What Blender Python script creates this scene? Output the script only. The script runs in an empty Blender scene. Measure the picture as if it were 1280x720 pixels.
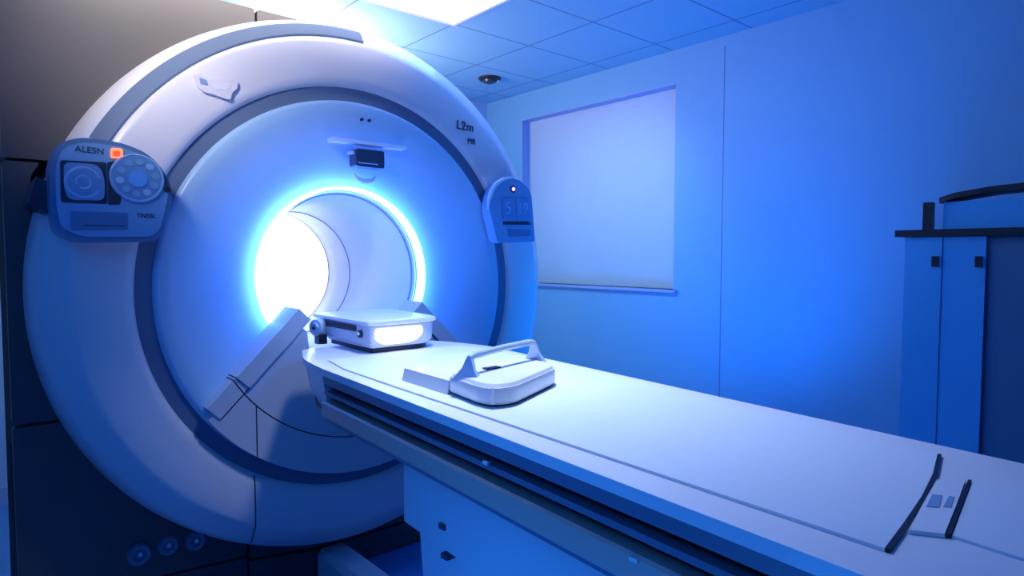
import bpy, bmesh, math, random
from mathutils import Vector, Matrix
S = bpy.context.scene
COL = S.collection
PI = math.pi
ZO = 1.28            # scanner axis height above the floor; shapes below are written relative to the axis
FL = -1.28           # floor in axis-relative z
CE = 1.50            # ceiling in axis-relative z
R = math.radians

# ------------------------------------------------------------ camera
YAW, PIT, FPX = R(40.8), R(2.95), 800.0
CAM = Vector((-1.264, -2.45, 0.135))
Fw = Vector((math.sin(YAW)*math.cos(PIT), math.cos(YAW)*math.cos(PIT), -math.sin(PIT)))
Rt = Vector((math.cos(YAW), -math.sin(YAW), 0)); Up = Rt.cross(Fw)
def at(u, v, x=None, y=None, z=None):
    d = Fw*FPX + Rt*(u-640) + Up*(360-v)
    if y is not None: t = (y-CAM.y)/d.y
    elif z is not None: t = (z-CAM.z)/d.z
    else: t = (x-CAM.x)/d.x
    return CAM + d*t
cd = bpy.data.cameras.new('camera'); cam = bpy.data.objects.new('camera', cd); COL.objects.link(cam)
cam.location = CAM + Vector((0, 0, ZO)); cam.rotation_euler = (PI/2-PIT, 0, -YAW)
cd.sensor_width = 36; cd.lens = FPX/1280*36; cd.clip_start = .02
S.camera = cam

# ------------------------------------------------------------ materials
def mat(name, col, rough=.4, metal=0, emit=None, es=0, coat=0, bump=0, bscale=300, lines=None, line_col=None, var=.03, spec=.5):
    m = bpy.data.materials.new(name); m.use_nodes = True
    nt = m.node_tree; N = nt.nodes; L = nt.links; b = N['Principled BSDF']
    b.inputs['Roughness'].default_value = rough; b.inputs['Metallic'].default_value = metal
    b.inputs['Coat Weight'].default_value = coat; b.inputs['Specular IOR Level'].default_value = spec
    tc = N.new('ShaderNodeTexCoord')
    nz = N.new('ShaderNodeTexNoise'); nz.inputs['Scale'].default_value = 6; L.new(tc.outputs['Object'], nz.inputs['Vector'])
    mx = N.new('ShaderNodeMix'); mx.data_type = 'RGBA'
    mx.inputs[6].default_value = (*[c*(1-var) for c in col], 1); mx.inputs[7].default_value = (*[min(1, c*(1+var)) for c in col], 1)
    L.new(nz.outputs['Fac'], mx.inputs[0]); out = mx.outputs[2]
    if lines:
        # seams pressed into the surface: each (axis, position, half width, {axis:(lo,hi)}) or ('R', radius, half width, {...})
        geo = N.new('ShaderNodeNewGeometry'); sx = N.new('ShaderNodeSeparateXYZ'); L.new(geo.outputs['Position'], sx.inputs[0])
        def mth(op, a, bb, c=None):
            n = N.new('ShaderNodeMath'); n.operation = op
            for i, v in enumerate((a, bb, c)):
                if v is None: continue
                if isinstance(v, (int, float)): n.inputs[i].default_value = v
                else: L.new(v, n.inputs[i])
            return n.outputs[0]
        ax = {'X': sx.outputs[0], 'Y': sx.outputs[1], 'Z': mth('SUBTRACT', sx.outputs[2], ZO)}
        ax['R'] = mth('SQRT', mth('ADD', mth('MULTIPLY', ax['X'], ax['X']), mth('MULTIPLY', ax['Z'], ax['Z'])), 0)
        ax['D'] = mth('SUBTRACT', ax['X'], ax['Z'])
        ax['E'] = mth('ADD', ax['X'], ax['Z'])
        tot = None
        for (a, pos, hw, lim) in lines:
            f = mth('COMPARE', ax[a], pos, hw)
            for k, (lo, hi) in lim.items():
                f = mth('MULTIPLY', f, mth('MULTIPLY', mth('GREATER_THAN', ax[k], lo), mth('LESS_THAN', ax[k], hi)))
            tot = f if tot is None else mth('MAXIMUM', tot, f)
        m2 = N.new('ShaderNodeMix'); m2.data_type = 'RGBA'; L.new(tot, m2.inputs[0]); L.new(out, m2.inputs[6])
        m2.inputs[7].default_value = (*(line_col or (.02, .02, .03)), 1); out = m2.outputs[2]
    L.new(out, b.inputs['Base Color'])
    if bump:
        n2 = N.new('ShaderNodeTexNoise'); n2.inputs['Scale'].default_value = bscale; L.new(tc.outputs['Object'], n2.inputs['Vector'])
        bp = N.new('ShaderNodeBump'); bp.inputs['Strength'].default_value = bump; bp.inputs['Distance'].default_value = .002
        L.new(n2.outputs['Fac'], bp.inputs['Height']); L.new(bp.outputs[0], b.inputs['Normal'])
    if emit:
        b.inputs['Emission Color'].default_value = (*emit, 1); b.inputs['Emission Strength'].default_value = es
    return m
M = {}
M['cover'] = mat('scanner cover', (.74, .74, .76), .32, coat=.15, lines=[('X', -.445, .0025, {'Z': (-1.2, -.70), 'Y': (-.2, .19)})])
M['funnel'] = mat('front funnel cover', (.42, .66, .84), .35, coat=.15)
M['lower'] = mat('lower cover', (.66, .66, .68), .4, lines=[('R', .615, .0026, {'Z': (-.8, -.2), 'Y': (-.2, .05)}), ('X', -.445, .0025, {'R': (.615, .9)})])
M['trim'] = mat('grey trim', (.13, .19, .30), .45)
M['house'] = mat('taupe housing', (.076, .071, .078), .45)
M['gap'] = mat('dark gap', (.015, .015, .02), .8)
M['bore'] = mat('bore liner', (.85, .87, .9), .4)
M['boreline'] = mat('bore seam', (.22, .27, .36), .5)
M['panel'] = mat('console blue grey', (.20, .42, .66), .35, coat=.2)
M['panel_edge'] = mat('console rim', (.11, .24, .42), .35, coat=.2)
M['panel_dark'] = mat('console dark inlay', (.03, .05, .09), .3)
M['glass_btn'] = mat('console clear button', (.16, .36, .62), .18, coat=.6)
M['glass_hi'] = mat('console button rim', (.36, .6, .85), .15, coat=.6)
M['btn_core'] = mat('console button core', (.12, .42, .85), .4)
M['red'] = mat('red indicator', (.9, .08, .03), .3, emit=(1, .06, .02), es=1.6)
M['redglow'] = mat('orange indicator ring', (.9, .2, .08), .3, emit=(1, .25, .12), es=1.3)
M['pink'] = mat('small status light', (.9, .6, .7), .3, emit=(1, .6, .75), es=1.2)
M['ink'] = mat('dark printing', (.02, .03, .07), .5)
M['pale_ink'] = mat('pale printing', (.45, .65, .85), .5)
M['socket'] = mat('socket plastic', (.10, .2, .3), .35)
M['led'] = mat('bore light ring', (.9, .95, 1), .3, emit=(.07, .18, 1), es=17)
M['led2'] = mat('rear bore light ring', (.9, .95, 1), .3, emit=(1, .94, .92), es=24)  # glow of the ring added at the bore's rear end
M['top'] = mat('table top white', (.82, .82, .84), .35, coat=.2)
M['pad'] = mat('table mattress', (.72, .80, .86), .5, bump=.15, bscale=500)
M['rail'] = mat('table rail grey', (.62, .46, .40), .35, metal=.2)
M['slot'] = mat('table rail slot', (.005, .006, .012), .4)
M['railblue'] = mat('rail face', (.13, .18, .26), .35)
M['pedestal'] = mat('pedestal cover', (.50, .54, .60), .45, lines=[('Z', -.575, .003, {}), ('Z', -.78, .003, {}), ('Z', -1.0, .003, {}), ('X', -2, .001, {})], line_col=(.2, .22, .28))
M['coil'] = mat('coil shell', (.72, .76, .82), .35, coat=.2)
M['coil_top'] = mat('coil lid', (.80, .82, .85), .35, coat=.2)
M['coil_dark'] = mat('coil dark rubber', (.02, .03, .06), .5)
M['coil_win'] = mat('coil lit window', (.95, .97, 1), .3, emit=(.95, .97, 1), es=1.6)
M['clear'] = mat('coil tinted handle', (.45, .6, .8), .2, coat=.5)
M['sticker'] = mat('sticker print', (.22, .36, .58), .5)
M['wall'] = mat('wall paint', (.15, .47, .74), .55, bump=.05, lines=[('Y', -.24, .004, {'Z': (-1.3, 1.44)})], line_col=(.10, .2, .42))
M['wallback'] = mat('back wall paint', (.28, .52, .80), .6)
M['blind'] = mat('window blind', (.40, .62, .80), .55)
M['frame'] = mat('window frame', (.25, .42, .74), .45)
M['floor'] = mat('vinyl floor', (.06, .26, .62), .35)
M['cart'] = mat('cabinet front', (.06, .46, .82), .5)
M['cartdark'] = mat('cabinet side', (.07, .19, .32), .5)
M['black'] = mat('black plastic', (.015, .016, .02), .4)
M['lamp'] = mat('ceiling diffuser', (.9, .9, .9), .4, emit=(.12, .30, 1), es=9.5)
M['daylight'] = mat('frosted window glazing', (.9, .95, 1), .5, emit=(.80, .91, 1), es=3.6)  # glow of the panel added behind the bore
M['white'] = mat('white enamel', (.8, .8, .8), .4)
M['emblem'] = mat('emblem plastic', (.80, .76, .78), .25, coat=.5)
# ceiling tiles with a grid
def ceil_mat():
    m = mat('ceiling tiles', (.22, .54, .74), .8, bump=.4, bscale=220); nt = m.node_tree; N = nt.nodes; L = nt.links
    b = N['Principled BSDF']; src = b.inputs['Base Color'].links[0].from_socket
    geo = N.new('ShaderNodeNewGeometry'); sx = N.new('ShaderNodeSeparateXYZ'); L.new(geo.outputs['Position'], sx.inputs[0])
    fs = []
    for i, (off, sp) in enumerate(((1.0, .6), (.7, .56))):
        a = N.new('ShaderNodeMath'); a.operation = 'SUBTRACT'; L.new(sx.outputs[i], a.inputs[0]); a.inputs[1].default_value = off - sp*20
        w = N.new('ShaderNodeMath'); w.operation = 'PINGPONG'; L.new(a.outputs[0], w.inputs[0]); w.inputs[1].default_value = sp/2
        l = N.new('ShaderNodeMath'); l.operation = 'LESS_THAN'; L.new(w.outputs[0], l.inputs[0]); l.inputs[1].default_value = .005
        fs.append(l)
    mxx = N.new('ShaderNodeMath'); mxx.operation = 'MAXIMUM'; L.new(fs[0].outputs[0], mxx.inputs[0]); L.new(fs[1].outputs[0], mxx.inputs[1])
    m2 = N.new('ShaderNodeMix'); m2.data_type = 'RGBA'; L.new(mxx.outputs[0], m2.inputs[0]); L.new(src, m2.inputs[6])
    m2.inputs[7].default_value = (.10, .2, .4, 1); L.new(m2.outputs[2], b.inputs['Base Color'])
    return m
M['ceil'] = ceil_mat()

# ------------------------------------------------------------ builders (world coordinates, z relative to the axis)
def link(name, bm, m, parent=None, smooth=35, bevel=0, seg=2):
    if bevel:
        es = [e for e in bm.edges if len(e.link_faces) == 2 and e.calc_face_angle(0) > R(30)]
        bmesh.ops.bevel(bm, geom=es, offset=bevel, segments=seg, profile=.5, affect='EDGES', clamp_overlap=True)
    bmesh.ops.recalc_face_normals(bm, faces=bm.faces)
    me = bpy.data.meshes.new(name); off = Vector((0, 0, ZO))
    o = bpy.data.objects.new(name, me); COL.objects.link(o)
    if parent is not None:
        wl = parent.matrix_world.translation.copy() if False else Vector(parent['_w'])
        o.parent = parent
        o['_w'] = tuple(wl)
        off = off - wl
    else:
        xs = [v.co for v in bm.verts]
        c = Vector(((min(v.x for v in xs)+max(v.x for v in xs))/2, (min(v.y for v in xs)+max(v.y for v in xs))/2, min(v.z for v in xs)+ZO))
        o.location = c; o['_w'] = tuple(c); off = off - c
    for v in bm.verts: v.co += off
    for f in bm.faces: f.smooth = True
    bm.to_mesh(me); bm.free()
    me.set_sharp_from_angle(angle=R(smooth))
    me.materials.append(m)
    return o
def thing(name, label, cat, loc, group=None, kind=None):
    o = bpy.data.objects.new(name, None); COL.objects.link(o); o.empty_display_size = .1
    o.location = (loc[0], loc[1], loc[2]+ZO); o['_w'] = tuple(o.location)
    o['label'] = label; o['category'] = cat
    if group: o['group'] = group
    if kind: o['kind'] = kind
    return o
def struct(o): o['kind'] = 'structure'; return o
def prism(bm, poly, axis, a, b, scale_b=None):
    """poly in the two other axes, extruded from a to b along axis"""
    def P(p, t):
        if axis == 'y': return (p[0], t, p[1])
        if axis == 'z': return (p[0], p[1], t)
        return (t, p[0], p[1])
    pb = poly
    if scale_b is not None:
        cx = sum(p[0] for p in poly)/len(poly); cy = sum(p[1] for p in poly)/len(poly)
        pb = [(cx+(p[0]-cx)*scale_b, cy+(p[1]-cy)*scale_b) for p in poly]
    A = [bm.verts.new(P(p, a)) for p in poly]; B = [bm.verts.new(P(p, b)) for p in pb]
    bm.faces.new(A); bm.faces.new(B[::-1]); n = len(poly)
    for i in range(n): bm.faces.new((A[i], B[i], B[(i+1) % n], A[(i+1) % n]))
    return bm
def pr(poly, axis, a, b, **k): return prism(bmesh.new(), poly, axis, a, b, **k)
def box(bm, x0, x1, y0, y1, z0, z1): return prism(bm, [(x0, y0), (x1, y0), (x1, y1), (x0, y1)], 'z', z0, z1)
def bx(*a): return box(bmesh.new(), *a)
def loft(rings, bm=None, close=True, caps=True):
    bm = bm or bmesh.new(); V = [[bm.verts.new(p) for p in r] for r in rings]; n = len(V[0])
    for a, b in zip(V, V[1:]):
        for i in range(n if close else n-1): bm.faces.new((a[i], b[i], b[(i+1) % n], a[(i+1) % n]))
    if caps: bm.faces.new(V[0]); bm.faces.new(V[-1][::-1])
    return bm
def lathe_y(prof, c=(0, 0), seg=160, a0=0, a1=360, closed=True, bm=None):
    """profile [(r, y)] turned about the Y axis through (x, z)=c. closed: profile is a loop"""
    bm = bm or bmesh.new(); full = abs(a1-a0) > 359.9; n = seg if full else seg+1; V = []
    for i in range(n):
        a = R(a0+(a1-a0)*i/seg)
        V.append([bm.verts.new((c[0]+r*math.cos(a), y, c[1]+r*math.sin(a))) for r, y in prof])
    m = len(prof)
    for i in range(n if full else n-1):
        A, B = V[i], V[(i+1) % n]
        for j in range(m if closed else m-1): bm.faces.new((A[j], B[j], B[(j+1) % m], A[(j+1) % m]))
    if not full and closed: bm.faces.new(V[0]); bm.faces.new(V[-1][::-1])
    return bm
def disc_y(x, z, r, y0, y1, bm=None, seg=32): return prism(bm or bmesh.new(), [(x+r*math.cos(2*PI*i/seg), z+r*math.sin(2*PI*i/seg)) for i in range(seg)], 'y', y0, y1)
def tube(pts, r, bm=None, n=12, closed=False):
    bm = bm or bmesh.new(); pts = [Vector(p) for p in pts]; rings = []
    for i, p in enumerate(pts):
        t = (pts[min(i+1, len(pts)-1)]-pts[max(i-1, 0)]).normalized()
        if closed: t = (pts[(i+1) % len(pts)]-pts[i-1]).normalized()
        u = t.cross(Vector((0, 0, 1)));
        if u.length < .05: u = t.cross(Vector((0, 1, 0)))
        u.normalize(); w = t.cross(u)
        rr = r[i] if isinstance(r, (list, tuple)) else r
        rings.append([p+u*rr*math.cos(2*PI*k/n)+w*rr*math.sin(2*PI*k/n) for k in range(n)])
    if closed:
        V = [[bm.verts.new(q) for q in g] for g in rings]
        for i in range(len(V)):
            a, b = V[i], V[(i+1) % len(V)]
            for k in range(n): bm.faces.new((a[k], b[k], b[(k+1) % n], a[(k+1) % n]))
        return bm
    return loft(rings, bm)
def rnd(poly, r=.02, n=5):
    """round the corners of a polygon; r may be a list"""
    out = []; m = len(poly)
    for i, p in enumerate(poly):
        p = Vector(p[:2]); a = Vector(poly[i-1][:2]); b = Vector(poly[(i+1) % m][:2]); rr = r[i] if isinstance(r, (list, tuple)) else r
        rr = min(rr, (a-p).length*.48, (b-p).length*.48)
        if rr < 1e-4: out.append(tuple(p)); continue
        s = p+(a-p).normalized()*rr; e = p+(b-p).normalized()*rr
        for k in range(n+1):
            t = k/n; q = s*(1-t)**2+p*2*t*(1-t)+e*t*t; out.append((q.x, q.y))
    return out
def pxpoly(px, y): return [(q.x, q.z) for q in (at(u, v, y=y) for u, v in px)]
def scalep(poly, s, sx=None):
    cx = sum(p[0] for p in poly)/len(poly); cy = sum(p[1] for p in poly)/len(poly)
    return [(cx+(p[0]-cx)*(sx or s), cy+(p[1]-cy)*s) for p in poly]
def text(name, body, size, x, z, y, m, parent, rot=0, depth=.0015, align='CENTER'):
    cu = bpy.data.curves.new(name, 'FONT'); cu.body = body; cu.size = size; cu.extrude = depth; cu.align_x = align; cu.align_y = 'CENTER'
    tmp = bpy.data.objects.new(name, cu); COL.objects.link(tmp)
    dg = bpy.context.evaluated_depsgraph_get(); me = bpy.data.meshes.new_from_object(tmp.evaluated_get(dg))
    bpy.data.objects.remove(tmp); bpy.data.curves.remove(cu)
    bm = bmesh.new(); bm.from_mesh(me); bpy.data.meshes.remove(me)
    mt = Matrix.Translation((x, y, z)) @ Matrix.Rotation(-rot, 4, 'Y') @ Matrix.Rotation(PI/2, 4, 'X')
    bmesh.ops.transform(bm, matrix=mt, verts=bm.verts)
    return link(name, bm, m, parent)

# ------------------------------------------------------------ room
WX0, WX1, WY0, WY1 = -2.3, 2.4, -4.2, 2.14
struct(link('floor', bx(WX0-.2, WX1+.3, WY0, WY1+.2, FL-.1, FL), M['floor']))
struct(link('ceiling', bx(WX0-.2, WX1+.3, WY0, WY1+.2, CE, CE+.1), M['ceil']))
bm = bmesh.new(); wy0, wy1, wz0, wz1 = .12, 1.67, -.10, 1.285
box(bm, WX1, WX1+.2, WY0, wy0, FL, CE); box(bm, WX1, WX1+.2, wy1, WY1, FL, CE)
box(bm, WX1, WX1+.2, wy0, wy1, wz1, CE); box(bm, WX1, WX1+.2, wy0, wy1, FL, wz0)
struct(link('wall_right', bm, M['wall']))
bm = bmesh.new(); bwx0, bwx1, bwz0, bwz1 = .2, 1.05, -.42, .62
box(bm, WX0-.2, bwx0, WY1, WY1+.2, FL, CE); box(bm, bwx1, WX1+.2, WY1, WY1+.2, FL, CE)
box(bm, bwx0, bwx1, WY1, WY1+.2, bwz1, CE); box(bm, bwx0, bwx1, WY1, WY1+.2, FL, bwz0)
struct(link('wall_back', bm, M['wallback']))
struct(link('wall_left', bx(WX0-.2, WX0, WY0, WY1, FL, CE), M['wallback']))
# window with its blind down, in the right wall
def sroot(name, loc):
    o = bpy.data.objects.new(name, None); COL.objects.link(o); o.location = (loc[0], loc[1], loc[2]+ZO); o['_w'] = tuple(o.location); o['kind'] = 'structure'; return o
w = sroot('window_1', (WX1+.08, (wy0+wy1)/2, wz0))
link('blind', bx(WX1+.085, WX1+.1, wy0, wy1, wz0, wz1), M['blind'], w)
bm = bmesh.new(); t = .012
box(bm, WX1-.004, WX1+.085, wy0, wy1, wz1-t, wz1); box(bm, WX1-.004, WX1+.085, wy1-t, wy1, wz0, wz1-t); box(bm, WX1+.02, WX1+.085, wy0, wy0+t, wz0, wz1-t)
link('frame', bm, M['frame'], w)
link('sill', bx(WX1-.03, WX1+.085, wy0-.03, wy1+.02, wz0-.02, wz0), M['frame'], w, bevel=.004)
# glowing panel added behind the scanner to whiten the view through the bore
w = sroot('window_2', ((bwx0+bwx1)/2, WY1, bwz0))
link('pane', bx(bwx0, bwx1, WY1+.05, WY1+.06, bwz0, bwz1), M['daylight'], w)
bm = bmesh.new(); t = .03
box(bm, bwx0, bwx0+t, WY1, WY1+.05, bwz0, bwz1); box(bm, bwx1-t, bwx1, WY1, WY1+.05, bwz0, bwz1)
box(bm, bwx0+t, bwx1-t, WY1, WY1+.05, bwz0, bwz0+t); box(bm, bwx0+t, bwx1-t, WY1, WY1+.05, bwz1-t, bwz1)
link('frame', bm, M['white'], w)
for nm, a in (('baseboard_right', (WX1-.015, WX1, WY0, WY1, FL, FL+.1)), ('baseboard_back', (WX0, WX1-.02, WY1-.015, WY1, FL, FL+.1))):
    struct(link(nm, bx(*a), M['frame'], bevel=.003))
# ceiling light panel (recessed in the grid)
def ceiling_light(x0, x1, y0, y1, label):
    t = thing('ceiling_light', label, 'ceiling light', ((x0+x1)/2, (y0+y1)/2, CE-.014))
    link('diffuser', bx(x0+.02, x1-.02, y0+.02, y1-.02, CE-.010, CE-.002), M['lamp'], t)
    bm = bmesh.new()
    box(bm, x0, x0+.02, y0, y1, CE-.014, CE); box(bm, x1-.02, x1, y0, y1, CE-.014, CE)
    box(bm, x0+.02, x1-.02, y0, y0+.02, CE-.014, CE); box(bm, x0+.02, x1-.02, y1-.02, y1, CE-.014, CE)
    link('frame', bm, M['white'], t)
ceiling_light(.4, 1.0, -.42, .7, 'glaring white rectangular ceiling panel light above the scanner, at top of photo')
# detector on the ceiling
q = at(612, 99, z=CE-.01)
t = thing('smoke_detector', 'small round dark smoke detector on the blue ceiling tiles', 'smoke detector', (q.x, q.y, CE-.04))
def lathe_z(prof, c, seg=40, bm=None):
    return loft([[(c[0]+r*math.cos(2*PI*i/seg), c[1]+r*math.sin(2*PI*i/seg), z) for i in range(seg)] for r, z in prof], bm)
link('base', lathe_z([(.06, CE), (.085, CE-.001), (.085, CE-.012), (.075, CE-.02)], q), M['black'], t)
link('sensor_dome', lathe_z([(.055, CE-.018), (.05, CE-.035), (.03, CE-.043), (.008, CE-.045)], q), M['panel_dark'], t)
link('status_light', lathe_z([(.008, CE-.02), (.01, CE-.03), (.004, CE-.034)], (q.x+.05, q.y-.045)), M['white'], t)

# ------------------------------------------------------------ MRI scanner
sc = thing('mri_scanner', 'large round white scanner with glowing bore and grey-brown housing', 'mri scanner', (0, .6, FL))
# housing core: annular box shell around the bore
BX0, BX1, BT = -1.15, .96, 1.115
def hb(a):
    """radius of the housing outline at angle a (rounded box with the top right corner cut to follow the ring)"""
    c, s = math.cos(a), math.sin(a); r = 9
    if c > 1e-6: r = min(r, BX1/c)
    if c < -1e-6: r = min(r, BX0/c)
    if s > 1e-6: r = min(r, BT/s)
    if s < -1e-6: r = min(r, FL/s)
    if 0 < a < R(89): r = min(r, 1.05)
    return r
angs = sorted(set([2*PI*i/144 for i in range(144)]+[math.atan2(BT, BX0) % (2*PI), math.atan2(FL, BX0) % (2*PI), math.atan2(FL, BX1) % (2*PI)]))
def ringpts(f, y, c=(0, 0)): return [(c[0]+f(a)*math.cos(a), y, c[1]+f(a)*math.sin(a)) for a in angs]
bc = (0, .043)
hy0, hy1 = .245, 1.0
rings = [ringpts(lambda a: .8, hy0), ringpts(lambda a: hb(a)-.02, hy0), ringpts(lambda a: hb(a)-.012, hy0+.01), ringpts(lambda a: hb(a)-.012, hy1-.03), ringpts(lambda a: hb(a)-.04, hy1), ringpts(lambda a: .345, hy1, bc), ringpts(lambda a: .40, hy1-.06, bc), ringpts(lambda a: .40, hy0+.05, bc)]
V = rings+[rings[0]]
bm = bmesh.new(); VV = [[bm.verts.new(p) for p in r] for r in rings]; n = len(angs)
for i in range(len(VV)):
    A, B = VV[i], VV[(i+1) % len(VV)]
    for k in range(n): bm.faces.new((A[k], B[k], B[(k+1) % n], A[(k+1) % n]))
link('housing_core', bm, M['gap'], sc)
# housing panels with gaps between
g = .005
def plate(poly, bev=.012, name='housing_panel', y0=.19, m=None, rr=.012):
    return link(name, pr(rnd(poly, rr, 4), 'y', y0, .246), m or M['house'], sc, bevel=bev, seg=3)
sx0 = -.335            # vertical seam at the top
zt, zm = .445, -.43    # horizontal seams
def circ_pts(r, a0, a1, n=24): return [(r*math.cos(R(a0+(a1-a0)*i/n)), r*math.sin(R(a0+(a1-a0)*i/n))) for i in range(n+1)]
plate([(BX0, zt+g), (-1.02, zt+g), (-.96, zt+g+.03), (sx0-g, .95), (sx0-g, BT), (BX0, BT)])
plate([(sx0+g, .95), (.0, .95)]+[(1.055*math.cos(R(a)), 1.055*math.sin(R(a))) for a in range(0, 90, 6)][::-1][:0]+[(.06, .96), (.06, BT-.03), (.03, BT), (sx0+g, BT)])
bL = [(q.x, q.z) for q in (at(u, v, y=.19) for u, v in ((34, 255), (60, 268)))]
plate([(BX0, zm+g), (-.93, zm+g), (-.99, .0), (-1.0, bL[1][1]-.02), bL[1], bL[0], (-1.075, .40), (-1.05, zt-g), (BX0, zt-g)])
plate([(BX0, -1.045+g), (-.41-g, -1.095+g), (-.41-g, -.92), (-.93, zm-g-.0), (BX0, zm-g)])
plate([(BX0, FL+.004), (-.41-g, FL+.004), (-.41-g, -1.095-g), (BX0, -1.045-g)])
plate([(-.41+g, -1.11+g), (-.10, -1.15), (.02, -1.15), (.98, -1.15), (.98, -.45), (.75, -.75), (-.1, -.98), (-.41+g, -.92)], name='lower_housing_panel')
plate([(-.41+g, FL+.004), (.98, FL+.004), (.98, -1.16), (-.10, -1.16), (-.41+g, -1.12)], name='lower_housing_panel')
# ring cover
prof = [(.80, .24), (1.085, .24), (1.108, .225), (1.11, .20), (1.107, .16), (1.098, .105), (1.085, .065), (1.070, .040), (1.02, .006), (1.004, -.006), (.985, -.012), (.93, -.014), (.86, -.012), (.836, -.008), (.824, .004), (.82, .02), (.80, .03)]
link('ring_cover', lathe_y(prof, seg=256), M['cover'], sc, smooth=50)
# grey inset band on the upper left of the ring cover
p1, p2 = (1.030, .0085), (1.082, .108)
nx, ny = .03/.03, -.5
band = [(1.012, -.0035), (1.018, -.004), (1.056, .022), (1.066, .032), (1.064, .045), (1.01, .02)]
link('grey_band', lathe_y(band, seg=72, a0=88, a1=151), M['trim'], sc)
# groove between ring and funnel
link('grey_groove', lathe_y([(.826, .015), (.826, .05), (.75, .05), (.75, .015)], seg=200), M['trim'], sc)
# funnel
prof = [(.75, .20), (.766, .06), (.768, .016), (.762, .002), (.748, -.004), (.70, .008), (.60, .040), (.50, .078), (.44, .102), (.405, .116), (.385, .122), (.373, .128), (.368, .135), (.40, .20)]
rings = []
for r, y in prof:
    k = max(0, min(1, (.768-r)/(.768-.40)))
    rings.append([(r*math.cos(2*PI*i/200), y, bc[1]*k+r*math.sin(2*PI*i/200)) for i in range(200)])
bm = bmesh.new(); VV = [[bm.verts.new(p) for p in r] for r in rings]
for i in range(len(VV)):
    A, B = VV[i], VV[(i+1) % len(VV)]
    for k in range(200): bm.faces.new((A[k], B[k], B[(k+1) % 200], A[(k+1) % 200]))
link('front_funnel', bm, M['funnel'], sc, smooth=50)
# bore light ring, tube and seams
link('bore_light_ring', lathe_y([(.371, .130), (.3725, .078), (.3745, .072), (.3795, .072), (.3815, .078), (.384, .130)], bc, 200), M['led'], sc)
ot = [(.345, .995), (.40, .96), (.40, .25), (.40, .16), (.366, .135)]
link('bore_tube', lathe_y([(.362, .136), (.355, .17), (.335, .26), (.318, .42), (.31, .60), (.308, .69), (.314, .85), (.324, .98), (.338, 1.0)]+ot, bc, 200), M['bore'], sc, smooth=50)
for r, y, w_ in ((.357, .155, .0035), (.3085, .69, .0025), (.326, .985, .004)):
    link('bore_seam', lathe_y([(r-.0035, y-w_), (r-.0035, y+w_), (r+.006, y+w_), (r+.006, y-w_)], bc, 160), M['boreline'], sc)
link('rear_light_ring', lathe_y([(.345, 1.012), (.375, 1.012), (.375, 1.002), (.345, 1.002)], bc, 120), M['led2'], sc)  # glowing ring added to whiten the inside of the bore
# lower cover between the two diagonal arms
def arcp(r, a0, a1, n=30): return [(r*math.cos(R(a0+(a1-a0)*i/n)), r*math.sin(R(a0+(a1-a0)*i/n))) for i in range(n+1)]
arcl = arcp(.762, 216.5, 323.5, 48)
poly = arcl+[(.30, -.11), (.245, -.165), (.235, -.25), (-.235, -.25), (-.245, -.165), (-.30, -.11)]
link('lower_cover', pr(poly, 'y', -.045, .10), M['lower'], sc, bevel=.006)
def arm(s, u0, u1, w0, y0, name, m, wa=-.012):
    # strip along the 45 degree line z = x*s... between parameters u0, u1 measured along the diagonal
    d = Vector((-s, -1)).normalized(); nrm = Vector((-s, 1)).normalized()
    a = Vector((s*-.27*-1 if s < 0 else .27, -.08))
    a = Vector((s*.27, -.08)); d = Vector((s, -1)).normalized(); nrm = Vector((s, 1)).normalized()
    p = [a+d*u0-nrm*wa, a+d*u1-nrm*wa, a+d*u1-nrm*w0, a+d*u0-nrm*w0]
    b = pr([(v.x, v.y) for v in p], 'y', y0, .09)
    return link(name, b, m, sc, bevel=.004 if wa < 0 else 0)
for s in (-1, 1):
    arm(s, .0, .335, .052, -.056, 'guide_arm', M['lower'])
    arm(s, .341, .478, .050, -.050, 'guide_arm_foot', M['lower'])
    arm(s, .0, .478, .0555, -.0462, 'guide_gap', M['gap'], wa=.0515)
# small features above the bore
link('accessory_bar', bx(-.119, .222, -.03, .02, .592, .606), M['coil_top'], sc, bevel=.004)
mod = link('camera_module', pr(rnd([(-.018, .50), (.112, .50), (.112, .572), (-.018, .572)], .01), 'y', -.03, .03), M['panel_dark'], sc, bevel=.004)
link('side_cap', bx(.112, .126, -.02, .02, .545, .566), M['coil_top'], mod, bevel=.003)
link('side_cap', bx(-.032, -.018, -.015, .02, .55, .562), M['coil'], mod, bevel=.003)
link('lens_strip', bx(-.01, .08, -.034, -.03, .512, .516), M['pale_ink'], mod)
arcm = [(.035+.05*math.cos(R(a)), .0+.01*math.sin(R(a)), .478+.035*math.sin(R(a))) for a in range(190, 355, 12)]
link('positioning_lens', tube(arcm, [.003+.007*math.sin(PI*i/(len(arcm)-1)) for i in range(len(arcm))]), M['coil_top'], sc)
for x in (.028, .062): link('microphone_hole', disc_y(x, .70, .006, -.0, .02), M['gap'], sc)
# emblem at the upper left
em = [(242, 94), (250, 92), (262, 100), (280, 99), (297, 100), (297, 110), (290, 116), (289, 124), (282, 123), (268, 118), (254, 114), (246, 106)]
e = link('emblem', pr(rnd(pxpoly(em, -.03), .006, 3), 'y', -.028, -.006), M['emblem'], sc, bevel=.006)
e2 = pxpoly([(249, 97), (258, 100), (260, 106), (251, 105)], -.03)
link('emblem_mark', pr(e2, 'y', -.0305, -.028), M['sticker'], e)
em3 = scalep(pxpoly([(262, 104), (294, 103), (286, 114), (264, 112)], -.03), .8)
link('emblem_inlay', pr(rnd(em3, .004), 'y', -.0295, -.028), M['coil_top'], e, bevel=.001)
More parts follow.
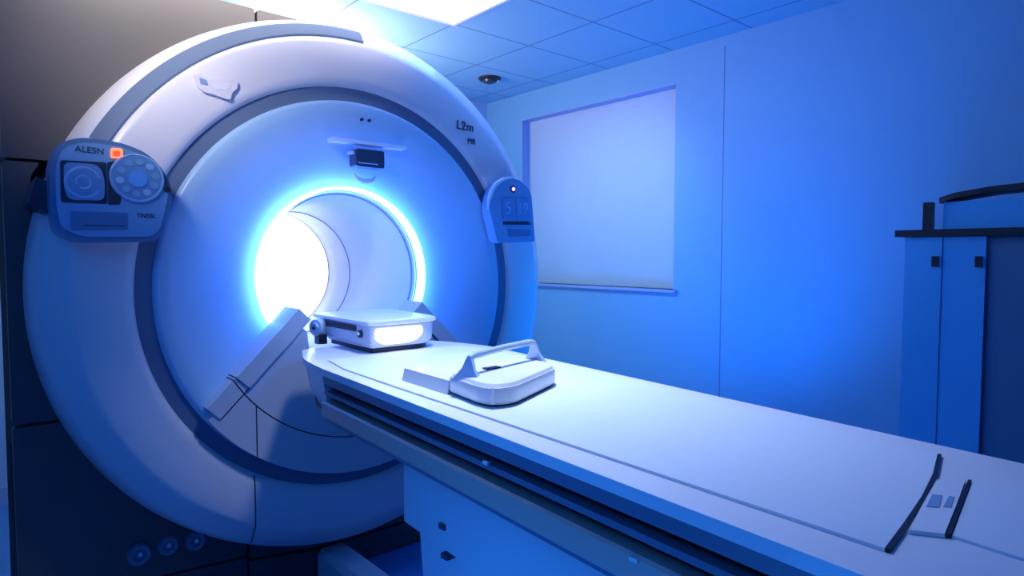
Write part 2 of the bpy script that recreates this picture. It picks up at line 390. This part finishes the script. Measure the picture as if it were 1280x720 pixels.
# printed marks at the upper right
q = at(582, 158, y=-.02); text('printed_mark', 'L2m', .058, q.x, q.z, -.0165, M['ink'], sc, rot=R(-2))
q = at(590, 177, y=-.02); text('printed_mark', 'MR', .036, q.x, q.z, -.0165, M['ink'], sc)
# left operator console
PY = -.14
outl = [(62, 205), (72, 178), (100, 171), (148, 176), (188, 191), (212, 222), (217, 246), (206, 292), (194, 302), (98, 303), (70, 290), (64, 262)]
pl = rnd(pxpoly(outl, PY), [.03, .04, .02, .04, .05, .04, .02, .04, .03, .04, .02, .02], 6)
cp = link('control_console', pr(pl, 'y', PY+.012, -.008), M['panel_edge'], sc, bevel=.014, seg=3)
cp['label'] = 'larger left control console with round and square buttons'
link('console_face', pr(scalep(pl, .90, .91), 'y', PY, PY+.014), M['panel'], cp, bevel=.006)
def pp(px, y): return pxpoly(px, y)
link('dark_inlay', pr(rnd(pp([(75, 200), (133, 203), (134, 255), (76, 253)], PY), .008), 'y', PY-.002, PY+.004), M['panel_dark'], cp)
link('dark_inlay', pr(rnd(pp([(134, 203), (147, 200), (160, 196), (150, 256), (135, 256)], PY), .005), 'y', PY-.002, PY+.004), M['panel_dark'], cp)
sq = link('square_button', pr(rnd(pp([(79, 203), (122, 206), (130, 222), (130, 251), (84, 250), (79, 232)], PY), .02), 'y', PY-.012, PY), M['glass_btn'], cp, bevel=.004)
q = at(104, 228, y=PY-.013)
link('button_ring', lathe_y([(.048, PY-.012), (.044, PY-.018), (.040, PY-.012)], (q.x, q.z), 48, 20, 330), M['glass_hi'], sq)
link('button_ring', lathe_y([(.022, PY-.012), (.019, PY-.018), (.015, PY-.012)], (q.x, q.z), 40, -120, 200), M['glass_hi'], sq)
q = at(171, 223, y=PY)
dial = link('round_dial', disc_y(q.x, q.z, .072, PY-.012, PY, seg=56), M['glass_btn'], cp, bevel=.004)
link('dial_rim', lathe_y([(.076, PY-.008), (.072, PY-.016), (.066, PY-.010)], (q.x, q.z), 64), M['glass_hi'], dial)
for k in range(10):
    a = 2*PI*k/10+.2; cx, cz = q.x+.050*math.cos(a), q.z+.050*math.sin(a)
    link('dial_key', pr([(cx+.012*math.cos(a+t_), cz+.010*math.sin(a+t_)) for t_ in [2*PI*i/16 for i in range(16)]], 'y', PY-.016, PY-.012), M['glass_hi'] if k in (1, 5, 8) else M['panel'], dial, bevel=.001)
link('dial_core', pr([(q.x+.028*math.cos(2*PI*i/8+.39), q.z-.003+.027*math.sin(2*PI*i/8+.39)) for i in range(8)], 'y', PY-.017, PY-.012), M['btn_core'], dial, bevel=.003)
rb = link('indicator_light', pr(rnd(pp([(138, 185), (153, 186), (153, 198), (138, 198)], PY), .008), 'y', PY-.008, PY), M['redglow'], cp, bevel=.002)
rb['label'] = 'glowing red indicator light'
link('light_core', pr(rnd(pp([(141, 188.5), (150, 189), (150, 195.5), (141, 195.5)], PY-.008), .004), 'y', PY-.0095, PY-.008), M['red'], rb)
q = at(112, 188, y=PY); text('printed_mark', 'ALESN', .026, q.x, q.z, PY-.001, M['ink'], cp, rot=R(-2))
q = at(183, 270, y=PY); text('printed_mark', 'TNSSL', .020, q.x, q.z, PY-.001, M['ink'], cp)
link('label_plate', pr(rnd(pp([(88, 264), (160, 266), (160, 288), (89, 288)], PY), .004), 'y', PY-.002, PY+.004), M['panel_edge'], cp, bevel=.001)
link('printed_line', pr(pp([(104, 281), (156, 282), (156, 283), (104, 282)], PY), 'y', PY-.003, PY+.002), M['panel_dark'], cp)
sl = [at(u, v, y=PY-.002) for u, v in ((196, 206), (203, 215), (208, 226), (209, 237))]
link('key_slot', tube(sl, .0035), M['panel_dark'], cp)
link('key_knob', disc_y(sl[-1].x, sl[-1].z, .009, PY-.008, PY), M['gap'], cp)
# console bracket reaching to the housing
link('console_bracket', pr(pp([(44, 222), (66, 232), (66, 272), (58, 268), (34, 253)], .0), 'y', -.04, .18), M['panel_dark'], cp, bevel=.006)
# right operator console
PY = -.07
outl = [(612, 262), (614, 244), (622, 228), (636, 222), (652, 226), (664, 240), (669, 302), (622, 304)]
pl = rnd(pp(outl, PY), [.02, .03, .03, .03, .03, .03, .015, .02], 6)
cr = link('control_console', pr(pl, 'y', PY, -.008), M['panel'], sc, bevel=.008, seg=3)
cr['label'] = 'smaller right control console with two square buttons'
rim = [at(u, v, y=PY-.002) for u, v in ((610, 262), (611, 250), (614, 240), (620, 230), (629, 224), (640, 222))]
link('white_edge', tube(rim, [.004, .009, .012, .012, .009, .004]), M['coil_top'], cr)
q = at(641, 236.5, y=PY)
b_ = link('status_light', disc_y(q.x, q.z, .017, PY-.004, PY), M['panel_dark'], cr)
link('light_core', disc_y(q.x, q.z, .009, PY-.008, PY-.004), M['pink'], b_)
for px, ch in (([(626, 248), (641, 248), (642, 274), (628, 273)], 'S'), ([(644, 248), (659, 248), (661, 274), (645, 274)], '19')):
    poly = pp(px, PY); bt = link('square_button', pr(rnd(poly, .006), 'y', PY-.006, PY), M['glass_btn'], cr, bevel=.002)
    cx = sum(p[0] for p in poly)/4; cz = sum(p[1] for p in poly)/4
    text('printed_mark', ch, .085 if ch == 'S' else .075, cx, cz, PY-.0065, M['glass_hi'], bt)
link('label_plate', pr(rnd(pp([(628, 277), (661, 277), (663, 281), (629, 281)], PY), .002), 'y', PY-.002, PY), M['panel_dark'], cr)
link('label_plate', pr(rnd(pp([(634, 286), (662, 287), (663, 295), (636, 296)], PY), .004), 'y', PY-.002, PY), M['panel_edge'], cr)
# three sockets low on the housing
for u, v, k in ((173, 692, .036), (209, 681, .032), (243, 675, .033)):
    q = at(u, v, y=.19)
    s_ = link('cable_socket', lathe_y([(.004, .18), (k*.55, .18), (k*.62, .168), (k, .166), (k*1.08, .176), (k*1.08, .20), (.004, .20)], (q.x, q.z), 40), M['socket'], sc)
    link('socket_pin', bx(q.x-.003, q.x+.009, .170, .182, q.z-.006, q.z+.008), M['pale_ink'], s_, bevel=.001)
# docking foot on the floor in front of the housing
q0 = at(408, 688, z=-1.16); q1 = at(446, 692, z=-1.16)
link('docking_foot', loft([[(q0.x-.02, -.34, z_), (q1.x+.03, -.34, z_), (q1.x+.02, .185, z_), (q0.x-.03, .185, z_)] for z_ in (FL, FL+.10)]+[[(q0.x, -.28, FL+.12), (q1.x+.01, -.28, FL+.12), (q1.x, .185, FL+.125), (q0.x-.01, .185, FL+.125)]]), M['lower'], sc, bevel=.008)

# ------------------------------------------------------------ patient table
TZ = -.22
def xl(y): return -.412+.062*(y+.5)
def xr(y): return .30+.115*(y+.44) if y < -.44 else .30
NE = -2.85
tb = thing('patient_table', 'long white patient table running from the bore toward lower right', 'patient table', (-.15, -1.7, FL))
out = [(xl(NE), NE), (xr(NE), NE), (xr(-.5), -.5), (.25, -.30), (.16, -.13), (-.30, -.125), (-.385, -.34), (xl(-.54), -.54)]
link('table_top', pr(rnd(out, [.05, .05, .04, .05, .04, .03, .05, .05]), 'z', TZ-.022, TZ), M['top'], tb, bevel=.006, seg=3)
link('under_frame', pr([(xl(NE)+.03, NE+.03), (xr(NE)-.03, NE+.03), (xr(-.5)-.03, -.5), (.20, -.2), (-.27, -.16), (-.355, -.37), (xl(-.54)+.03, -.56)], 'z', TZ-.158, TZ-.022), M['slot'], tb)
# end nose of the table below the top skin
nose = [(xl(-.56)-.002, -.56), (-.385, -.36), (-.295, -.135), (.15, -.14), (.20, -.2), (-.25, -.25), (xl(-.56)+.04, -.56)]
link('end_cap', loft([[(x, y, TZ-.022) for x, y in nose], [(x+.005, y-.02, TZ-.09) for x, y in nose], [(x+.02, y-.09 if y > -.5 else y, TZ-.155) for x, y in nose]]), M['top'], tb, bevel=.004)
def side(prof, ya, yb, sgn):
    # rail profile (offset outward, z) swept along the table edge
    f = xl if sgn < 0 else xr
    return loft([[(f(y)+sgn*o, y, TZ+z) for o, z in prof] for y in (ya, yb)])
for sgn in (-1, 1):
    ya = -.575 if sgn < 0 else -.52
    link('rail_face', side([(.0, -.022), (.0, -.046), (-.025, -.046), (-.025, -.022)], ya, NE+.03, sgn), M['railblue'], tb, bevel=.002)
    link('rail_strip', side([(.0, -.066), (.002, -.077), (-.028, -.077), (-.028, -.066)], ya, NE+.03, sgn), M['railblue'], tb, bevel=.002)
    link('side_rail', side([(.004, -.098), (.010, -.103), (.012, -.140), (.004, -.150), (-.028, -.150), (-.028, -.098)], ya, NE+.03, sgn), M['rail'], tb, bevel=.002)
    link('lower_trim', side([(-.004, -.150), (-.002, -.162), (-.03, -.166), (-.03, -.150)], ya, NE+.03, sgn), M['railblue'], tb, bevel=.002)
for u, v in ((614, 577), (812, 690)):
    q = at(u, v, x=-.47)
    link('rail_screw', bx(xl(q.y)-.0145, xl(q.y)-.008, q.y-.008, q.y+.008, q.z-.003, q.z+.003), M['coil'], tb)
# mattress with curved near end, then the cross plate and the recessed foot section
def tp(u, v, z=TZ+.008): q = at(u, v, z=z); return (q.x, q.y)
seam = [tp(1172, 565), tp(1166, 590), tp(1152, 618), tp(1130, 650), tp(1106, 682)]
mat_ = [(xl(-2.1)+.065, -2.10), (xl(-1.0)+.05, -1.0), (xl(-.62)+.045, -.62), (-.34, -.44), (.20, -.44), (xr(-.62)-.04, -.62), (xr(-1.0)-.04, -1.0), (xr(-2.0)-.04, -2.0)]
mat_ = [seam[-1]]+mat_[1:7]+[seam[0]]+seam[1:-1]
link('mattress', pr(mat_, 'z', TZ-.002, TZ+.005), M['pad'], tb, bevel=.002)
l2 = [tp(1210, 598), tp(1198, 628), tp(1183, 665)]
d = .006
sg = [(x+d*.2, y-d*1.6) for x, y in seam]
plate_ = [sg[1], sg[2], sg[3], tp(1133, 664), l2[2], l2[1], l2[0], tp(1172, 597)]
pl_ = [tp(1171, 598), tp(1157, 622), tp(1136, 660), tp(1181, 665), tp(1196, 628), tp(1207, 598)]
cpt = link('cross_plate', pr(pl_, 'z', TZ-.002, TZ+.006), M['top'], tb, bevel=.001)
for a, b in (((1158, 617), (1174, 633)), ((1179, 619), (1189, 633))):
    s0 = [tp(a[0]+7, a[1]), tp(b[0]+4, a[1]+1), tp(b[0], b[1]), tp(a[0], b[1]-1)]
    link('printed_mark', pr(s0, 'z', TZ+.0055, TZ+.007), M['sticker'], cpt)
link('gap_seam', pr([seam[0], seam[1], seam[2], seam[3], seam[4]]+[(x+.002, y-.0055) for x, y in seam[::-1]], 'z', TZ-.002, TZ+.0053), M['slot'], tb)
link('gap_seam', pr(l2+[(x+.004, y-.004) for x, y in l2[::-1]], 'z', TZ-.001, TZ+.0062), M['slot'], tb)
foot = [(l2[2][0]+.005, l2[2][1]-.005), (l2[0][0]+.005, l2[0][1]-.005), (xr(-2.5)-.06, -2.5), (xr(-2.8)-.06, -2.8), (xl(-2.8)+.2, -2.8), (xl(-2.5)+.17, -2.5)]
link('foot_pad', pr(foot, 'z', TZ-.002, TZ+.004), M['pad'], tb, bevel=.001)
# pedestal
py0 = -.99
upx = xl(-1.0)+.05
def pedx(y, o): return xl(y)+o
up = [(pedx(py0, .05), py0), (pedx(-2.6, .05), -2.6), (xr(-2.6)-.06, -2.6), (xr(py0)-.06, py0)]
lo = [(pedx(py0-.045, .07), py0-.06), (pedx(-2.55, .07), -2.55), (xr(-2.55)-.08, -2.55), (xr(py0)-.08, py0-.06)]
lb = [(x+.02 if x < 0 else x-.02, y-.05 if y > -1.5 else y) for x, y in lo]
link('pedestal_head', pr(rnd(up, .02), 'z', TZ-.35, TZ-.16), M['pedestal'], tb, bevel=.01)
link('pedestal', loft([[(x, y, TZ-.35) for x, y in lo], [(x, y, FL) for x, y in lb]]), M['pedestal'], tb, bevel=.012)
for u, v in ((563, 655), (566, 692)):
    q = at(u, v, x=-.385)
    link('cover_catch', bx(-.412, -.365, q.y-.012, q.y+.012, q.z-.006, q.z+.006), M['panel_dark'], tb, bevel=.004)

# ------------------------------------------------------------ head coil box at the bore end of the table
hc = thing('head_coil', 'white boxy head coil with glowing window on table by the bore', 'head coil', (-.01, -.2, TZ+.002))
b0 = TZ+.002
def hr(o, z, ya=-.397, yb=-.02):
    p = rnd([(-.163+o, ya+o), (.10-o, ya+o), (.137-o, ya+.05+o), (.17-o, yb-o), (-.163+o, yb-o)], [.012, .05, .03, .03, .01], 4)
    return [(x, y, z) for x, y in p]
link('foot', loft([hr(.018, b0), hr(.018, b0+.02)]), M['coil_dark'], hc)
link('shell', loft([hr(.014, b0+.016), hr(.0, b0+.034), hr(-.002, b0+.095)]), M['coil'], hc, bevel=.003)
lid = link('lid', loft([hr(-.004, b0+.097, yb=.03), hr(-.012, b0+.103, yb=.05), hr(-.010, b0+.113, yb=.06), hr(.004, b0+.118, yb=.05)]), M['coil_top'], hc)
wz0, wz1 = b0+.028, b0+.088
wn = [(-.145, wz1), (.055, wz1), (.056, wz0+.03), (.03, wz0+.008), (-.02, wz0), (-.11, wz0), (-.142, wz0+.02)]
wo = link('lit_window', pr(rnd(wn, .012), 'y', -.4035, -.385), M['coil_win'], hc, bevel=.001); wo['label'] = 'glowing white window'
link('dark_recess', bx(-.1685, -.158, -.30, -.015, b0+.072, b0+.094), M['coil_dark'], hc, bevel=.002)
q = (-.168, -.335, b0+.066)
kb = link('latch_knob', tube([(-.162, q[1], q[2]), (-.172, q[1], q[2]), (-.178, q[1], q[2])], [.016, .015, .009]), M['panel_dark'], hc)
link('latch_button', tube([(-.176, q[1]-.004, q[2]+.002), (-.183, q[1]-.004, q[2]+.002)], [.007, .005]), M['coil_top'], kb)
# connector block at the rear left of the coil
cn = link('connector', tube([(-.165, -.015, b0+.065), (-.205, -.03, b0+.065)], [.036, .033], n=24), M['coil'], hc, bevel=.003)
link('connector_ring', tube([(-.203, -.03, b0+.065), (-.212, -.033, b0+.065)], [.022, .018], n=20), M['glass_hi'], cn)
link('connector_pin', tube([(-.21, -.033, b0+.065), (-.218, -.036, b0+.065)], [.008, .006], n=12), M['coil_dark'], cn)
link('connector_lug', bx(-.20, -.165, -.05, -.01, b0+.0, b0+.035), M['coil_dark'], cn, bevel=.004)

# ------------------------------------------------------------ surface coil with a carrying handle
TM = TZ+.0055
fc = thing('surface_coil', 'low rounded coil with clear arched handle in middle of table', 'surface coil', (-.2, -1.15, TM))
fp = rnd([(-.34, -1.13), (-.364, -1.285), (-.354, -1.33), (-.30, -1.342), (-.055, -1.235), (-.022, -1.175), (-.03, -1.09), (-.09, -1.03), (-.20, -1.06)], [.02, .03, .03, .06, .05, .03, .04, .04, .03], 4)
def fr(s, z, dz=0):
    cx, cy = -.19, -1.17
    return [(cx+(x-cx)*s, cy+(y-cy)*s, z) for x, y in fp]
link('base', loft([fr(.93, TM), fr(.95, TM+.006)]), M['coil_dark'], fc)
link('shell', loft([fr(.97, TM+.005), fr(1.0, TM+.012), fr(1.0, TM+.036), fr(.985, TM+.044)]), M['coil'], fc)
link('top_cushion', loft([fr(.97, TM+.043), fr(.93, TM+.052), fr(.80, TM+.057), fr(.5, TM+.058)]), M['coil_top'], fc)
e_ = Vector((-.352, -1.30, 0))
link('corner_strip', tube([(-.352, -1.326, TM+.01), (-.351, -1.323, TM+.046)], .004), M['coil_top'], fc)
# arm slab extending toward the bore
sl = [(-.338, -.905), (-.348, -1.14), (-.285, -1.12), (-.272, -.905)]
link('arm_slab', loft([[(x, y, TM) for x, y in sl], [(x+(.006 if x < -.3 else -.004), y-(.006 if y > -1 else 0), TM+.034) for x, y in sl]]), M['coil_top'], fc, bevel=.004)
link('dark_cable', tube([(-.262, -.95, TM+.008), (-.262, -1.02, TM+.010), (-.262, -1.09, TM+.012)], .007), M['coil_dark'], fc)  # thin dark tube along the slab's right side
# handle: two triangular posts and a bar
hz = TM+.098
L0 = Vector((-.325, -1.205, hz)); R0 = Vector((-.055, -1.14, hz+.006))
ax = (R0-L0).normalized(); pr_ = Vector((-ax.y, ax.x, 0))
hd = link('handle_bar', tube([L0-ax*.004, L0+ax*.02+Vector((0, 0, .004)), (L0+R0)/2+Vector((0, 0, .006)), R0-ax*.02+Vector((0, 0, .004)), R0+ax*.004], [.007, .009, .009, .009, .007]), M['clear'], fc)
def post(top, w0, t_, out_):
    d1 = ax*t_
    base = top.copy(); base.z = TM+.04
    base += out_
    pts = [base-pr_*w0-d1, base+pr_*w0-d1, base+pr_*w0+d1, base-pr_*w0+d1]
    tt = [top-pr_*.007-d1, top+pr_*.007-d1, top+pr_*.007+d1, top-pr_*.007+d1]
    mid = [a*.45+b*.55 for a, b in zip(pts, tt)]; mid = [m_ - (m_-(base*.45+top*.55))*.25 for m_ in mid]
    return loft([pts, mid, tt])
link('handle_post', post(L0, .048, .006, -ax*.012), M['clear'], fc, bevel=.002)
link('handle_post', post(R0, .042, .006, ax*.014), M['clear'], fc, bevel=.002)
link('release_button', bx(-.26, -.215, -1.19, -1.17, TM+.055, TM+.062), M['coil_dark'], fc, bevel=.003)

# ------------------------------------------------------------ cabinet by the right wall
CX = 1.93
ya, yb = -1.43, -2.75
cb = thing('storage_cabinet', 'tall blue cabinet with dark counter edge against the right wall', 'cabinet', (2.16, -2.1, FL))
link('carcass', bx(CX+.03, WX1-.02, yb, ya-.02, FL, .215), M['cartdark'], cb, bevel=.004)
link('countertop', bx(CX-.02, WX1-.005, yb-.02, ya+.035, .215, .245), M['black'], cb, bevel=.006)
ys = [ya, ya-.145, ya-.30]
for k in range(2):
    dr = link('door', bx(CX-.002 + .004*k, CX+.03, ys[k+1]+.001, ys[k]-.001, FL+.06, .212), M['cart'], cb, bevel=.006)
    link('latch', bx(CX-.014+.004*k, CX-.001+.004*k, ys[k+1]+.012, ys[k+1]+.036, .085, .13), M['black'], dr, bevel=.003)
for k in range(2):
    y1_ = ys[2]-.006-k*.5; 
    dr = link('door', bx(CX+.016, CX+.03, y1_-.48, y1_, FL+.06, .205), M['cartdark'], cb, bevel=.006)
    link('latch', bx(CX+.004, CX+.017, y1_-.46, y1_-.43, .085, .13), M['black'], dr, bevel=.003)
rk = thing('carrying_rack', 'dark curved bar over blue box on the cabinet top at right edge', 'rack', (2.1, -2.0, .246))
link('box', bx(CX+.05, CX+.35, -2.6, -1.56, .246, .365), M['cart'], rk, bevel=.012)
arch = [(CX+.06, -1.545, .372), (CX+.05, -1.60, .388), (CX+.05, -1.72, .405), (CX+.05, -1.9, .416), (CX+.05, -2.2, .42), (CX+.05, -2.6, .41)]
link('curved_bar', loft([[(x-.02, y, z-.012), (x+.16, y, z-.012), (x+.16, y, z+.012), (x-.02, y, z+.012)] for x, y, z in arch]), M['black'], rk, bevel=.004)
link('bar_post', bx(CX+.1, CX+.13, -1.90, -1.87, .36, .41), M['black'], rk)
link('bar_post', bx(CX+.1, CX+.13, -2.5, -2.47, .36, .41), M['black'], rk)
bt_ = bmesh.new(); box(bt_, CX+.02, CX+.06, -1.525, -1.49, .246, .365)
o = link('dispenser', bt_, M['black'], bevel=.006)
o['label'] = 'narrow black upright dispenser standing at the far end of cabinet top'; o['category'] = 'dispenser'

# ------------------------------------------------------------ lights
def area(name, loc, tgt, sx, sy, col, e):
    l = bpy.data.lights.new(name, 'AREA'); l.shape = 'RECTANGLE'; l.size = sx; l.size_y = sy; l.color = col; l.energy = e
    o = bpy.data.objects.new(name, l); COL.objects.link(o); o.location = Vector(loc)+Vector((0, 0, ZO))
    o.rotation_euler = (Vector(tgt)-Vector(loc)).to_track_quat('-Z', 'Y').to_euler(); return o
# added blue fills, out of view: behind the table and left of the camera
a_ = area('blue_light', (1.3, -.9, -.8), (2.3, .5, 1.15), .9, .4, (.0, .21, 1), 15); a_.data.spread = R(115)
area('blue_light', (-1.9, -1.9, 1.0), (.0, -.6, -.6), .8, .8, (.012, .25, 1), 9)
a_ = area('blue_light', (-2.0, -1.5, -.95), (-.35, -1.6, -.8), .4, .4, (.02, .23, 1), 3.0); a_.data.spread = R(65)
# unseen white fill added over the table to brighten its top
a_ = area('table_light', (.0, -.9, 1.46), (-.12, -1.05, -.2), .2, .2, (.64, .74, 1), 10.5); a_.data.spread = R(80)
# warm-white fills added in front of the scanner's upper left to brighten it
a_ = area('warm_light', (-.42, -.30, 1.46), (-.42, .0, 1.26), 1.25, .08, (1, .90, .82), 6); a_.data.spread = R(72)
a_ = area('warm_light', (-1.7, -1.3, 1.35), (-.72, .0, .80), .3, .2, (1, .9, .86), 1.7); a_.data.spread = R(36)
l = bpy.data.lights.new('blue_spotlight', 'SPOT'); l.color = (.0, .20, 1); l.energy = 120; l.spot_size = R(32); l.spot_blend = 1; l.shadow_soft_size = .15  # unseen blue spot added to colour the scanner's front disc
o = bpy.data.objects.new('blue_spotlight', l); COL.objects.link(o); o.location = (.5, -2.3, 1.35+ZO)
o.rotation_euler = (Vector((.1, 0, .12))-Vector((.5, -2.3, 1.35))).to_track_quat('-Z', 'Y').to_euler()
# white spot added near the ceiling to brighten the window wall
l = bpy.data.lights.new('wall_spotlight', 'SPOT'); l.color = (.72, .84, 1); l.energy = 50; l.spot_size = R(72); l.spot_blend = 1; l.shadow_soft_size = .08
o = bpy.data.objects.new('wall_spotlight', l); COL.objects.link(o); o.location = (.9, .35, 1.44+ZO)
o.rotation_euler = (Vector((2.4, .70, .25))-Vector((.9, .35, 1.44))).to_track_quat('-Z', 'Y').to_euler()
# unseen uplight added behind the scanner to brighten the ceiling
area('rear_light', (.3, 1.45, 1.15), (.5, 1.35, 1.5), .7, .4, (1, .68, .66), 34)
w = bpy.data.worlds.new('world'); S.world = w; w.use_nodes = True
w.node_tree.nodes['Background'].inputs[0].default_value = (.06, .12, .45, 1)
w.node_tree.nodes['Background'].inputs[1].default_value = .2
S.view_settings.view_transform = 'Standard'; S.view_settings.look = 'None'
S.view_settings.exposure = 0; S.view_settings.gamma = 1; S.view_settings.use_curve_mapping = False
for o in list(bpy.data.objects):
    if '_w' in o: del o['_w']
